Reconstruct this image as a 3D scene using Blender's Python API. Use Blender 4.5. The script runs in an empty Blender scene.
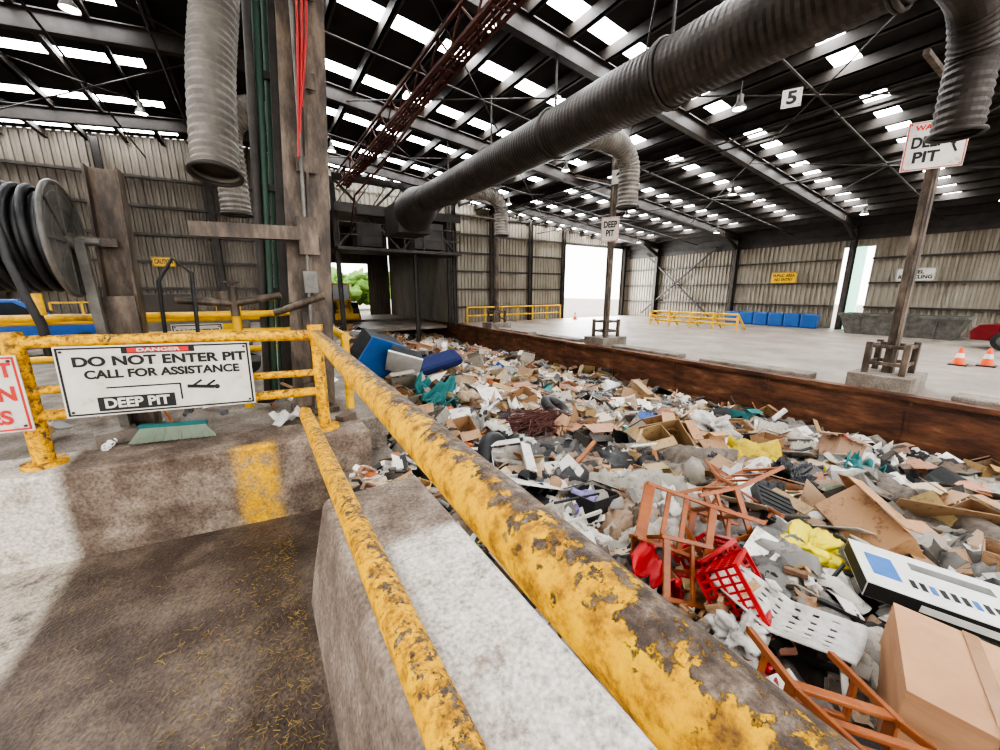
import bpy, math, random
import numpy as np
from mathutils import Vector, Euler, Matrix, Quaternion, noise
random.seed(7)
V=Vector
SC=bpy.context.scene
# ------------------------------------------------------------------ camera
cam=bpy.data.cameras.new('camera');co=bpy.data.objects.new('camera',cam);SC.collection.objects.link(co)
cam.lens=13.68;cam.sensor_width=36;cam.clip_start=.02;cam.clip_end=300
co.location=(0,0,2);co.rotation_euler=(math.radians(90-12.47),0,math.radians(-32.5))
SC.camera=co
# ------------------------------------------------------------------ materials
def newmat(name):
    m=bpy.data.materials.new(name);m.use_nodes=True
    nt=m.node_tree;b=nt.nodes['Principled BSDF'];return m,nt,b
def N(nt,t,**k):
    n=nt.nodes.new(t)
    for a,v in k.items(): setattr(n,a,v)
    return n
def ramp(nt,stops):
    r=N(nt,'ShaderNodeValToRGB');e=r.color_ramp.elements
    while len(e)<len(stops): e.new(.5)
    for i,(p,c) in enumerate(stops):
        e[i].position=p;e[i].color=(c[0],c[1],c[2],1)
    return r
def mnoise(name,stops,scale=3,rough=.7,bump=.2,metal=0,detail=8,stretch=(1,1,1),bscale=None,dist=.01):
    m,nt,b=newmat(name);L=nt.links.new
    tc=N(nt,'ShaderNodeTexCoord');mp=N(nt,'ShaderNodeMapping');mp.inputs['Scale'].default_value=stretch
    L(tc.outputs['Object'],mp.inputs[0])
    n=N(nt,'ShaderNodeTexNoise');n.inputs['Scale'].default_value=scale;n.inputs['Detail'].default_value=detail;n.inputs['Roughness'].default_value=.65
    L(mp.outputs[0],n.inputs['Vector'])
    r=ramp(nt,stops);L(n.outputs['Fac'],r.inputs[0]);L(r.outputs[0],b.inputs['Base Color'])
    b.inputs['Roughness'].default_value=rough;b.inputs['Metallic'].default_value=metal
    if bump>0:
        n2=N(nt,'ShaderNodeTexNoise');n2.inputs['Scale'].default_value=bscale or scale*6;n2.inputs['Detail'].default_value=6
        L(tc.outputs['Object'],n2.inputs['Vector'])
        bp=N(nt,'ShaderNodeBump');bp.inputs['Strength'].default_value=bump;bp.inputs['Distance'].default_value=dist
        L(n2.outputs['Fac'],bp.inputs['Height']);L(bp.outputs[0],b.inputs['Normal'])
    return m
def memit(name,col,s):
    m,nt,b=newmat(name);b.inputs['Base Color'].default_value=(*col,1)
    b.inputs['Emission Color'].default_value=(*col,1);b.inputs['Emission Strength'].default_value=s;return m
def mflat(name,c,rough=.5,metal=0,k=.8):
    return mnoise(name,[(.3,tuple(x*k for x in c)),(.7,c)],scale=6,rough=rough,bump=.08,metal=metal)
M={}
M['steel_dark']=mnoise('steel_dark',[(.3,(.022,.018,.016)),(.6,(.052,.043,.037)),(.8,(.10,.08,.065))],2.5,.55,.15)
M['steel_brown']=mnoise('steel_brown',[(.3,(.03,.022,.018)),(.46,(.08,.06,.046)),(.6,(.16,.12,.088)),(.8,(.28,.22,.17))],7,.5,.35,metal=.2,stretch=(1,1,.3))
M['steel_grey']=mnoise('steel_grey',[(.3,(.07,.068,.062)),(.7,(.2,.19,.17))],4,.45,.1,metal=.3)
M['purlin']=mnoise('purlin',[(.3,(.028,.023,.019)),(.7,(.075,.062,.052))],3,.6,0)
M['roof']=mnoise('roof',[(.3,(.014,.012,.011)),(.7,(.034,.029,.025))],1.2,.8,0)
M['sky']=memit('skylight_sheet',(.96,.98,1),10)
M['lampglow']=memit('lamp_glow',(1,.93,.8),12)
M['duct']=mnoise('duct',[(.3,(.03,.024,.021)),(.55,(.062,.051,.044)),(.8,(.125,.105,.087))],3,.5,.15,metal=.3)
M['duct_flex']=mnoise('duct_flex',[(.3,(.11,.098,.085)),(.7,(.26,.238,.205))],3,.6,.1)
M['black']=mnoise('black_rubber',[(.3,(.008,.008,.009)),(.7,(.03,.03,.03))],8,.5,.1)
M['blackbag']=mnoise('black_polythene',[(.3,(.006,.006,.007)),(.7,(.02,.02,.022))],8,.25,.3)
M['red']=mflat('red_plastic',(.48,.012,.016),.4)
M['redcable']=mflat('red_cable',(.45,.03,.03),.4)
M['white']=mnoise('white_paint',[(.28,(.22,.16,.10)),(.42,(.55,.51,.45)),(.8,(.68,.66,.62))],4,.5,.1,detail=12)
M['yellowfar']=mnoise('yellow_paint_far',[(.3,(.25,.13,.02)),(.45,(.7,.4,.015)),(.8,(.8,.5,.03))],4,.5,.1)
M['blue']=mflat('blue_tarp',(.015,.09,.30),.5)
M['navy']=mflat('navy_fabric',(.012,.022,.10),.8)
M['cobalt']=mflat('cobalt_board',(.03,.14,.40),.5)
M['teal']=mflat('teal_cloth',(.03,.17,.17),.8)
M['green']=mflat('green_steel',(.04,.09,.06),.5)
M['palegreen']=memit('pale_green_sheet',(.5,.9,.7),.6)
M['orange']=mflat('cone_orange',(.85,.12,.02),.5)
M['cardboard']=mnoise('cardboard',[(.3,(.36,.19,.10)),(.7,(.50,.29,.16))],2,.8,.08,stretch=(1,1,6))
M['tape']=mflat('tape',(.36,.2,.1),.25)
M['wood']=mnoise('wood_orange',[(.3,(.10,.028,.008)),(.5,(.25,.07,.017)),(.75,(.36,.12,.035))],4,.35,.1,stretch=(1,1,.2))
M['plasticw']=mflat('white_plastic',(.66,.65,.61),.4)
M['greyw']=mnoise('grubby_white_plastic',[(.3,(.22,.2,.17)),(.5,(.46,.44,.40)),(.75,(.62,.6,.56))],5,.35,.2,detail=10)
M['yellowbag']=mflat('yellow_bag',(.80,.66,.015),.4)
M['purple']=mflat('purple_bag',(.30,.25,.48),.5)
M['carpet']=mnoise('carpet',[(.3,(.08,.063,.05)),(.7,(.22,.18,.148))],8,.95,.5)
M['twig']=mflat('twigs',(.10,.032,.022),.8)
M['machine']=mflat('machine_yellow',(.8,.48,.04),.5)
M['glassdark']=mflat('dark_glass',(.02,.025,.03),.1)
M['carred']=mflat('car_red',(.16,.012,.015),.25)
M['carblue']=mflat('car_blue',(.02,.10,.35),.25)
M['leaf']=mnoise('leaf',[(.3,(.05,.13,.02)),(.7,(.25,.42,.10))],5,.8,.5)
M['redtext']=mflat('sign_red',(.6,.03,.02),.5)
M['txt']=mflat('sign_black',(.012,.012,.012),.6)
M['bristle']=mflat('bristle',(.30,.36,.28),.8)
M['straw']=mnoise('straw',[(.35,(.12,.08,.03)),(.65,(.42,.29,.08))],15,.8,0)
def peel(name,thr,sc,nxk=.16):
    m,nt,b=newmat(name);L=nt.links.new
    tc=N(nt,'ShaderNodeTexCoord')
    n=N(nt,'ShaderNodeTexNoise');n.inputs['Scale'].default_value=sc;n.inputs['Detail'].default_value=12;n.inputs['Roughness'].default_value=.8
    L(tc.outputs['Object'],n.inputs[0])
    n3=N(nt,'ShaderNodeTexNoise');n3.inputs['Scale'].default_value=sc*3.6;n3.inputs['Detail'].default_value=10;n3.inputs['Roughness'].default_value=.7
    L(tc.outputs['Object'],n3.inputs[0])
    mm=N(nt,'ShaderNodeMixRGB');mm.inputs[0].default_value=.5;L(n.outputs['Fac'],mm.inputs[1]);L(n3.outputs['Fac'],mm.inputs[2])
    g=N(nt,'ShaderNodeNewGeometry');sx=N(nt,'ShaderNodeSeparateXYZ');L(g.outputs['Normal'],sx.inputs[0])
    ma=N(nt,'ShaderNodeMath',operation='MULTIPLY_ADD');L(sx.outputs['X'],ma.inputs[0]);ma.inputs[1].default_value=nxk;L(mm.outputs[0],ma.inputs[2])
    mb=N(nt,'ShaderNodeMath',operation='MULTIPLY_ADD');L(sx.outputs['Z'],mb.inputs[0]);mb.inputs[1].default_value=.04;L(ma.outputs[0],mb.inputs[2])
    r=ramp(nt,[(thr-.012,(0,0,0)),(thr+.012,(1,1,1))]);L(mb.outputs[0],r.inputs[0])
    ny=N(nt,'ShaderNodeTexNoise');ny.inputs['Scale'].default_value=20;ny.inputs['Detail'].default_value=12;ny.inputs['Roughness'].default_value=.75
    L(tc.outputs['Object'],ny.inputs[0])
    ry=ramp(nt,[(.34,(.14,.07,.02)),(.43,(.42,.20,.012)),(.52,(.76,.40,.006)),(.68,(.88,.55,.015)),(.8,(.9,.68,.18))]);L(ny.outputs['Fac'],ry.inputs[0])
    nr=N(nt,'ShaderNodeTexNoise');nr.inputs['Scale'].default_value=38;nr.inputs['Detail'].default_value=12;nr.inputs['Roughness'].default_value=.75
    L(tc.outputs['Object'],nr.inputs[0])
    rr=ramp(nt,[(.3,(.025,.016,.012)),(.46,(.09,.06,.043)),(.56,(.19,.135,.10)),(.68,(.38,.31,.24))]);L(nr.outputs['Fac'],rr.inputs[0])
    mx=N(nt,'ShaderNodeMixRGB');L(r.outputs[0],mx.inputs[0]);L(ry.outputs[0],mx.inputs[1]);L(rr.outputs[0],mx.inputs[2])
    L(mx.outputs[0],b.inputs['Base Color']);b.inputs['Roughness'].default_value=.6
    bp=N(nt,'ShaderNodeBump');bp.inputs['Strength'].default_value=1;bp.inputs['Distance'].default_value=.006
    sb=N(nt,'ShaderNodeMath',operation='MULTIPLY_ADD');L(r.outputs[0],sb.inputs[0]);sb.inputs[1].default_value=-.5;L(nr.outputs['Fac'],sb.inputs[2])
    L(sb.outputs[0],bp.inputs['Height']);L(bp.outputs[0],b.inputs['Normal'])
    return m
M['peelA']=peel('yellow_peeling_worn',.52,12,.09)
M['peel']=peel('yellow_peeling',.56,11,.03)
def concrete(name,base,masks=(),scale=2.2,bump=.35,rough=.85):
    m,nt,b=newmat(name);L=nt.links.new
    tc=N(nt,'ShaderNodeTexCoord')
    n=N(nt,'ShaderNodeTexNoise');n.inputs['Scale'].default_value=scale;n.inputs['Detail'].default_value=12;n.inputs['Roughness'].default_value=.7
    L(tc.outputs['Object'],n.inputs[0])
    r=ramp(nt,base);L(n.outputs['Fac'],r.inputs[0]);col=r.outputs[0]
    nf=N(nt,'ShaderNodeTexNoise');nf.inputs['Scale'].default_value=45;nf.inputs['Detail'].default_value=6;L(tc.outputs['Object'],nf.inputs[0])
    rf=ramp(nt,[(.3,(.22,.22,.22)),(.7,(.78,.78,.78))]);L(nf.outputs['Fac'],rf.inputs[0])
    sx=N(nt,'ShaderNodeSeparateXYZ');L(tc.outputs['Object'],sx.inputs[0])
    ne=N(nt,'ShaderNodeTexNoise');ne.inputs['Scale'].default_value=6;ne.inputs['Detail'].default_value=12;ne.inputs['Roughness'].default_value=.78;L(tc.outputs['Object'],ne.inputs[0])
    for (colr,conds,wear) in masks:
        prod=None
        for ax,sgn,val in conds:
            s=N(nt,'ShaderNodeMath',operation='SUBTRACT')
            if sgn>0: L(sx.outputs[ax],s.inputs[0]);s.inputs[1].default_value=val
            else: s.inputs[0].default_value=val;L(sx.outputs[ax],s.inputs[1])
            k=N(nt,'ShaderNodeMath',operation='MULTIPLY_ADD');k.use_clamp=True;L(s.outputs[0],k.inputs[0]);k.inputs[1].default_value=10
            L(ne.outputs['Fac'],k.inputs[2])
            if prod is None: prod=k.outputs[0]
            else:
                q=N(nt,'ShaderNodeMath',operation='MULTIPLY');L(prod,q.inputs[0]);L(k.outputs[0],q.inputs[1]);prod=q.outputs[0]
        w=ramp(nt,[(wear-.12,(1,1,1)),(wear-.02,(.75,.75,.75)),(wear+.05,(.25,.25,.25)),(wear+.1,(0,0,0))]);L(ne.outputs['Fac'],w.inputs[0])
        q=N(nt,'ShaderNodeMath',operation='MULTIPLY');L(prod,q.inputs[0]);L(w.outputs[0],q.inputs[1])
        mx=N(nt,'ShaderNodeMixRGB');L(q.outputs[0],mx.inputs[0]);L(col,mx.inputs[1]);mx.inputs[2].default_value=(*colr,1);col=mx.outputs[0]
    sp=N(nt,'ShaderNodeMixRGB',blend_type='OVERLAY');sp.inputs[0].default_value=.65;L(col,sp.inputs[1]);L(rf.outputs[0],sp.inputs[2]);col=sp.outputs[0]
    L(col,b.inputs['Base Color']);b.inputs['Roughness'].default_value=rough
    bp=N(nt,'ShaderNodeBump');bp.inputs['Strength'].default_value=bump;bp.inputs['Distance'].default_value=.015
    L(nf.outputs['Fac'],bp.inputs['Height']);L(bp.outputs[0],b.inputs['Normal'])
    return m
M['nearfloor']=concrete('near_floor_concrete',[(.3,(.034,.023,.016)),(.45,(.075,.053,.04)),(.58,(.145,.108,.082)),(.72,(.25,.2,.155))],[((.46,.405,.33),[('X',-1,-1.52)],.54)],bump=.7,rough=.5,scale=1.6)
M['kerb']=concrete('kerb_concrete',[(.3,(.07,.048,.035)),(.5,(.165,.122,.093)),(.7,(.32,.26,.205))],[((.55,.51,.44),[('X',-1,-1.52)],.57),((.66,.36,.01),[('X',1,-.33),('X',-1,.0),('Y',-1,4.2)],.54)],bump=.6,scale=3)
M['block']=concrete('block_concrete',[(.3,(.085,.06,.044)),(.5,(.19,.145,.113)),(.7,(.35,.29,.235))],[((.60,.56,.50),[('X',1,.48),('Y',-1,2.0),('Z',1,.47)],.555)],bump=.7,scale=3)
M['concrete']=concrete('concrete_plain',[(.3,(.10,.08,.062)),(.5,(.20,.17,.14)),(.7,(.32,.28,.235))])
M['farfloor']=concrete('far_floor_concrete',[(.3,(.14,.108,.084)),(.5,(.235,.195,.16)),(.7,(.35,.30,.25))],scale=.7,bump=.2,rough=.5)
M['rust']=mnoise('rust_plate',[(.28,(.028,.012,.007)),(.45,(.085,.032,.015)),(.6,(.17,.07,.032)),(.78,(.32,.19,.11))],3,.6,.4,stretch=(.5,.5,1.8),detail=12)
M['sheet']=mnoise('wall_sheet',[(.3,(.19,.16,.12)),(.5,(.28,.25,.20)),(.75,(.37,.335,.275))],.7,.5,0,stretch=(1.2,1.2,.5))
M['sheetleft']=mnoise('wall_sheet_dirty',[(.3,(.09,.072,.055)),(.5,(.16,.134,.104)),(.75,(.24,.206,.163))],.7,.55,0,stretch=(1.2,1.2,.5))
m,nt,b=newmat('rubbish');L=nt.links.new
at=N(nt,'ShaderNodeAttribute');at.attribute_name='Col'
tc=N(nt,'ShaderNodeTexCoord');n=N(nt,'ShaderNodeTexNoise');n.inputs['Scale'].default_value=9;n.inputs['Detail'].default_value=10;n.inputs['Roughness'].default_value=.75
L(tc.outputs['Object'],n.inputs[0]);r=ramp(nt,[(.35,(.28,.22,.17)),(.47,(1,1,1))]);L(n.outputs['Fac'],r.inputs[0])
mx=N(nt,'ShaderNodeMixRGB',blend_type='MULTIPLY');mx.inputs[0].default_value=.7;L(at.outputs['Color'],mx.inputs[1]);L(r.outputs[0],mx.inputs[2])
L(mx.outputs[0],b.inputs['Base Color']);b.inputs['Roughness'].default_value=.5
bp=N(nt,'ShaderNodeBump');bp.inputs['Strength'].default_value=.5;bp.inputs['Distance'].default_value=.025;L(n.outputs['Fac'],bp.inputs['Height']);L(bp.outputs[0],b.inputs['Normal'])
M['rubbish']=m
# ------------------------------------------------------------------ mesh builder
def frame(d,up=None):
    d=d.normalized();u=up or (V((0,0,1)) if abs(d.z)<.95 else V((1,0,0)))
    x=u.cross(d).normalized();y=d.cross(x);return x,y,d
class MB:
    def __init__(s): s.v=[];s.f=[];s.m=[];s.c=[];s.s=[]
    def add(s,vs,fs,mat=0,col=(1,1,1),smooth=False,T=None):
        o=len(s.v)
        s.v+= [tuple(T@V(v)) for v in vs] if T else [tuple(v) for v in vs]
        for f in fs: s.f.append([i+o for i in f]);s.m.append(mat);s.c.append(col);s.s.append(smooth)
    def box(s,c,size,rot=(0,0,0),mat=0,col=(1,1,1),T=None):
        R=Euler(rot).to_matrix();c=V(c);a=[x/2 for x in size]
        vs=[c+R@V((i*a[0],j*a[1],k*a[2])) for i in(-1,1) for j in(-1,1) for k in(-1,1)]
        s.add(vs,[(0,1,3,2),(4,6,7,5),(0,4,5,1),(2,3,7,6),(0,2,6,4),(1,5,7,3)],mat,col,T=T)
    def b2(s,p,q,mat=0,col=(1,1,1),T=None):
        p=V(p);q=V(q);s.box((p+q)/2,q-p,mat=mat,col=col,T=T)
    def bar(s,p0,p1,w,h,mat=0,col=(1,1,1),T=None,up=None):
        p0=V(p0);p1=V(p1);x,y,d=frame(p1-p0,up)
        vs=[p+x*(i*w/2)+y*(j*h/2) for p in(p0,p1) for i,j in((-1,-1),(1,-1),(1,1),(-1,1))]
        s.add(vs,[(0,3,2,1),(4,5,6,7),(0,1,5,4),(1,2,6,5),(2,3,7,6),(3,0,4,7)],mat,col,T=T)
    def ibeam(s,p0,p1,w,h,t=.02,mat=0):
        p0=V(p0);p1=V(p1);x,y,d=frame(p1-p0)
        s.bar(p0+y*(h/2-t/2),p1+y*(h/2-t/2),w,t,mat);s.bar(p0-y*(h/2-t/2),p1-y*(h/2-t/2),w,t,mat);s.bar(p0,p1,t,h-2*t,mat)
    def tube(s,pts,r,n=12,mat=0,col=(1,1,1),caps=True,T=None,closed=False,smooth=True):
        pts=[V(p) for p in pts];k=len(pts);rs=r if isinstance(r,(list,tuple)) else [r]*k
        vs=[];px=None
        for i,p in enumerate(pts):
            if closed: d=pts[(i+1)%k]-pts[i-1]
            else: d=pts[min(i+1,k-1)]-pts[max(i-1,0)]
            if d.length<1e-6: d=pts[-1]-pts[0]
            d.normalize()
            if px is None: px,_,_=frame(d)
            else: px=(px-d*px.dot(d)).normalized()
            y=d.cross(px)
            for j in range(n):
                a=2*math.pi*j/n;vs.append(p+px*(math.cos(a)*rs[i])+y*(math.sin(a)*rs[i]))
        fs=[]
        for i in range(k if closed else k-1):
            i2=(i+1)%k
            for j in range(n): fs.append((i*n+j,i*n+(j+1)%n,i2*n+(j+1)%n,i2*n+j))
        s.add(vs,fs,mat,col,smooth,T)
        if caps and not closed:
            s.add(vs[:n],[tuple(range(n))[::-1]],mat,col,False,T);s.add(vs[-n:],[tuple(range(n))],mat,col,False,T)
    def ring(s,c,axis,R,r,n=28,m=8,mat=0,T=None):
        x,y,d=frame(V(axis));c=V(c)
        s.tube([c+x*(R*math.cos(2*math.pi*i/n))+y*(R*math.sin(2*math.pi*i/n)) for i in range(n)],r,m,mat,T=T,closed=True)
    def blob(s,c,size,seed=0,amp=.3,mat=0,col=(1,1,1),rot=(0,0,0),nu=12,nv=8,fr=2.2,o=1,T=None):
        R=Euler(rot).to_matrix();c=V(c);vs=[];fs=[]
        for i in range(nv+1):
            th=math.pi*i/nv
            for j in range(nu):
                a=2*math.pi*j/nu;d=V((math.sin(th)*math.cos(a),math.sin(th)*math.sin(a),math.cos(th)))
                q=d*fr+V((seed*3.1,seed*1.7,seed))
                k=1+amp*noise.noise(q)*2 if o==1 else 1+amp*(1.2*noise.noise(q)-.5*abs(noise.noise(q*2.3))-.35*abs(noise.noise(q*5)))
                vs.append(c+R@V((d.x*size[0]*k,d.y*size[1]*k,d.z*size[2]*k)))
        for i in range(nv):
            for j in range(nu): fs.append((i*nu+j,(i+1)*nu+j,(i+1)*nu+(j+1)%nu,i*nu+(j+1)%nu))
        s.add(vs,fs,mat,col,True,T)
    def sheet(s,c,size,rot,seed,amp,mat=0,col=(1,1,1),n=6,smooth=True):
        R=Euler(rot).to_matrix();c=V(c);vs=[]
        for i in range(n+1):
            for j in range(n+1):
                x=i/n-.5;y=j/n-.5
                z=amp*(noise.noise(V((x*3+seed,y*3-seed,seed*.7)))+.5*noise.noise(V((x*8,y*8+seed,seed))))
                vs.append(c+R@V((x*size[0]+amp*.6*noise.noise(V((y*4,seed,x))),y*size[1],z)))
        s.add(vs,[(i*(n+1)+j,(i+1)*(n+1)+j,(i+1)*(n+1)+j+1,i*(n+1)+j+1) for i in range(n) for j in range(n)],mat,col,smooth)
    def build(s,name,mats,bevel=0,parent=None,T=None,solid=0):
        me=bpy.data.meshes.new(name)
        me.from_pydata(s.v,[],s.f)
        for k in mats: me.materials.append(M[k])
        me.polygons.foreach_set('material_index',s.m);me.polygons.foreach_set('use_smooth',s.s)
        if any(c!=(1,1,1) for c in s.c[:200]+s.c[-200:]):
            ca=me.color_attributes.new('Col','FLOAT_COLOR','CORNER');out=[]
            for f,c in zip(s.f,s.c): out+= [c[0],c[1],c[2],1.0]*len(f)
            ca.data.foreach_set('color',out)
        me.update()
        ob=bpy.data.objects.new(name,me);SC.collection.objects.link(ob)
        if T is not None: ob.matrix_world=T
        if bevel:
            q=ob.modifiers.new('bevel','BEVEL');q.width=bevel;q.segments=2;q.limit_method='ANGLE'
        if solid:
            q=ob.modifiers.new('solid','SOLIDIFY');q.thickness=solid
        if parent: ob.parent=parent
        return ob
def TM(loc,rot=(0,0,0),sc=1): return Matrix.Translation(V(loc))@Euler(rot).to_matrix().to_4x4()@Matrix.Diagonal((sc,sc,sc,1))
def text(parent,s,x,z,width,mat,name='lettering',hmax=None,y=-.012):
    cu=bpy.data.curves.new(name,'FONT');cu.body=s;cu.align_x='CENTER';cu.align_y='CENTER';cu.size=.2;cu.offset=.007;cu.extrude=.001
    cu.materials.append(M[mat]);o=bpy.data.objects.new(name,cu);SC.collection.objects.link(o)
    bpy.context.view_layer.update();d=o.dimensions
    kx=width/max(d.x,1e-3);ky=(hmax/d.y) if hmax else kx
    o.scale=(kx,ky,1);o.parent=parent;o.location=(x,y,z);o.rotation_euler=(math.pi/2,0,0);return o
roofz=lambda x:8.35-.1*abs(x)
YB=22.;XR=26.5;XL=-14.;YN=-9.
SW=.25
# ------------------------------------------------------------------ roof
rows=[-7.2+2.85*i for i in range(11)]
def roof():
    b=MB();sk=MB()
    edges=[YN]
    for r_ in rows:
        if r_-SW>YN and r_+SW<YB: edges+=[r_-SW,r_+SW]
    edges.append(YB)
    for (xa,xb) in((XL,0),(0,XR)):
        for i in range(len(edges)-1):
            y0,y1=edges[i],edges[i+1]
            segs=[(xa,xb,b)] if i%2==0 else ([(xa,-9.5,b),(-9.5,-1.8,sk),(-1.8,xb,b)] if xa<0 else [(xa,1.8,b),(1.8,12.2,sk),(12.2,13.6,b),(13.6,24.6,sk),(24.6,xb,b)])
            for (p,q,tgt) in segs:
                za,zb=roofz(p),roofz(q)
                vs=[(p,y0,za),(q,y0,zb),(q,y1,zb),(p,y1,za),(p,y0,za+.05),(q,y0,zb+.05),(q,y1,zb+.05),(p,y1,za+.05)]
                tgt.add(vs,[(0,3,2,1),(4,5,6,7),(0,1,5,4),(2,3,7,6),(1,2,6,5),(3,0,4,7)])
    b.build('ceiling',['roof']);sk.build('skylight_sheets',['sky'])
    p=MB();x=XL+.4
    while x<XR:
        z=roofz(x)-.14;p.b2((x-.035,YN,z-.14),(x+.035,YB,z+.12));p.b2((x-.035,YN,z-.14),(x+.10,YB,z-.12));x+=1.12
    p.build('roof_purlins',['purlin'])
    f=MB()
    for y in(-3.9,1.8,7.5,13.2,18.9):
        for xa,xb in((XL,0),(0,XR)):
            f.ibeam((xa,y,roofz(xa)-.47),(xb,y,roofz(xb)-.47),.2,.42,.025)
        f.ibeam((XR-.25,y,0),(XR-.25,y,roofz(XR)-.3),.2,.4,.025)
        f.bar((XR-.3,y,4.6),(XR-2.2,y,roofz(XR-2.2)-.5),.12,.25)
        f.ibeam((XL+.25,y,.5),(XL+.25,y,roofz(XL)-.3),.2,.4,.025)
    f.build('portal_frames',['steel_dark'])
    r=MB()
    for y0,y1 in((1.8,7.5),(7.5,13.2),(13.2,18.9)):
        for xa,xb in((3,9),(9,15),(15,21),(-6,0)):
            za,zb=roofz(xa)-.55,roofz(xb)-.55
            if (xa+int(y0))%2<1.5:
                r.tube([(xa,y0,za),(xb,y1,zb)],.02,6);r.tube([(xa,y1,za),(xb,y0,zb)],.02,6)
    for x,dz in((12.5,.75),(13.0,.75),(17,.8),(-1.2,.8),(-3,.8),(8.2,.7)):
        r.tube([(x,YN,roofz(x)-dz),(x,YB-.1,roofz(x)-dz)],.03,6)
    for y in(4.6,10.3,16):
        r.tube([(0,y,roofz(0)-.6),(XR,y,roofz(XR)-.6)],.025,6)
    r.build('roof_bracing_rods',['steel_dark'])
roof()
# ------------------------------------------------------------------ corrugated walls
def corr(b,ax,const,a0,a1,z0,ztop,mat=0,pitch=.24,d=.06):
    n=max(1,int(round((a1-a0)/pitch)));vs=[];pr=[(0,0),(.4,0),(.5,1),(.9,1)]
    pts=[]
    for i in range(n):
        for u,h in pr: pts.append((a0+(i+u)*(a1-a0)/n,h*d))
    pts.append((a1,0))
    for a,h in pts:
        zt=ztop(a) if callable(ztop) else ztop
        for z in(z0,zt): vs.append((a,const+h,z) if ax=='x' else (const+h,a,z))
    b.add(vs,[(2*i,2*i+2,2*i+3,2*i+1) for i in range(len(pts)-1)],mat)
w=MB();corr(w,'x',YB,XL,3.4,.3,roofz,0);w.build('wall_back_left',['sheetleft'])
w=MB();corr(w,'x',YB,10.2,19.4,-.1,roofz);corr(w,'x',YB,19.4,25.8,5.3,roofz);corr(w,'x',YB,25.8,XR,-.1,roofz);corr(w,'x',YB,3.4,10.2,6.0,roofz);w.build('wall_back',['sheet'])
w=MB();zt=roofz(XR)
ops=[(YN,.6),(2.2,6.7),(7.9,YB)]
for a,c in ops: corr(w,'y',XR,a,c,-.1,zt)
for a,c in((.6,2.2),(6.7,7.9)): corr(w,'y',XR,a,c,4.2,zt)
w.build('wall_right',['sheet'])
w=MB();w.b2((XR-.10,YN,4.55),(XR-.02,YB-.3,zt-.02));w.b2((XR-.3,YN,zt-.45),(XR-.12,YB-.3,zt-.1));w.build('eaves_shade_trim',['steel_dark'])  # dark panel stands in for shade under the eaves, plus an eave beam
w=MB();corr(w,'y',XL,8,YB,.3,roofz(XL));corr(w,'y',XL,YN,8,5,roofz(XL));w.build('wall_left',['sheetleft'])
g=MB()
for z in(1.2,2.4,3.6,4.8):
    g.b2((XR-.16,YN,z-.04),(XR-.01,.6,z+.04)) if z<4.2 else g.b2((XR-.16,YN,z-.04),(XR-.01,YB,z+.04))
    if z<4.2:
        g.b2((XR-.16,2.2,z-.04),(XR-.01,6.7,z+.04));g.b2((XR-.16,7.9,z-.04),(XR-.01,YB,z+.04))
for z in(1.0,2.1,3.2,4.3,5.4,6.5):
    g.b2((XL,YB-.16,z-.05),(3.4,YB-.01,z+.05))
    g.b2((10.2,YB-.16,z-.05),(19.4,YB-.01,z+.05))
    if z>5.3: g.b2((19.4,YB-.16,z-.05),(XR,YB-.01,z+.05))
for x in(-11,-7.7,-4.4,-1.1,2.2,3.4,10.2,13.2,16.3,19.3,25.9):
    g.ibeam((x,YB-.28,0),(x,YB-.28,roofz(x)-.2),.18,.24,.02)
g.bar((XR-.3,20,.3),(XR-.3,14.5,4.8),.1,.1);g.bar((XR-.3,14.5,.3),(XR-.3,20,4.8),.1,.1)
g.build('wall_girts',['steel_dark'])
d=MB()
d.b2((XR-.02,7.0,0),(XR+.04,7.6,4.2));d.b2((XR-.02,1.0,0),(XR+.04,2.0,4.2));d.build('door_1',['palegreen'])
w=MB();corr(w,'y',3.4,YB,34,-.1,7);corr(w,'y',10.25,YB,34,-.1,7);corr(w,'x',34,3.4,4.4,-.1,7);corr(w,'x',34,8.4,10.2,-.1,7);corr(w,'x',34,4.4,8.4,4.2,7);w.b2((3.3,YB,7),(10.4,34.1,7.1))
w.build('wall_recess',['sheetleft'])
g=MB();g.b2((3.6,19.6,3.9),(10,21.8,4.05),0)
for x in np.linspace(3.7,9.9,7):
    g.bar((x,19.65,4.05),(x,19.65,5.15),.05,.05,0)
for z in(4.6,5.15): g.bar((3.7,19.65,z),(9.9,19.65,z),.05,.05,0)
for x in(3.7,7.6,9.9): g.ibeam((x,20.4,0 if x>9 else -1.5),(x,20.4,7.2),.2,.2,.02)
for x in(3.7,6.9): g.bar((x,20.4,4.1),(x+3.1,20.4,7.2),.1,.1);g.bar((x,20.4,7.2),(x+3.1,20.4,4.1),.1,.1)
g.box((8.2,20.4,4.8),(1.6,1.2,1.3),mat=0);g.box((5.2,20.6,4.7),(1.2,1,1.1),mat=0)
g.b2((3.6,19.7,5.6),(10,19.8,6.0));g.b2((3.6,19.7,6.9),(10,19.8,7.2))
for x in np.arange(3.7,9.9,.8): g.bar((x,19.75,5.9),(x+.8,19.75,7.0),.05,.05)
g.build('mezzanine_gantry',['steel_dark'])
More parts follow.
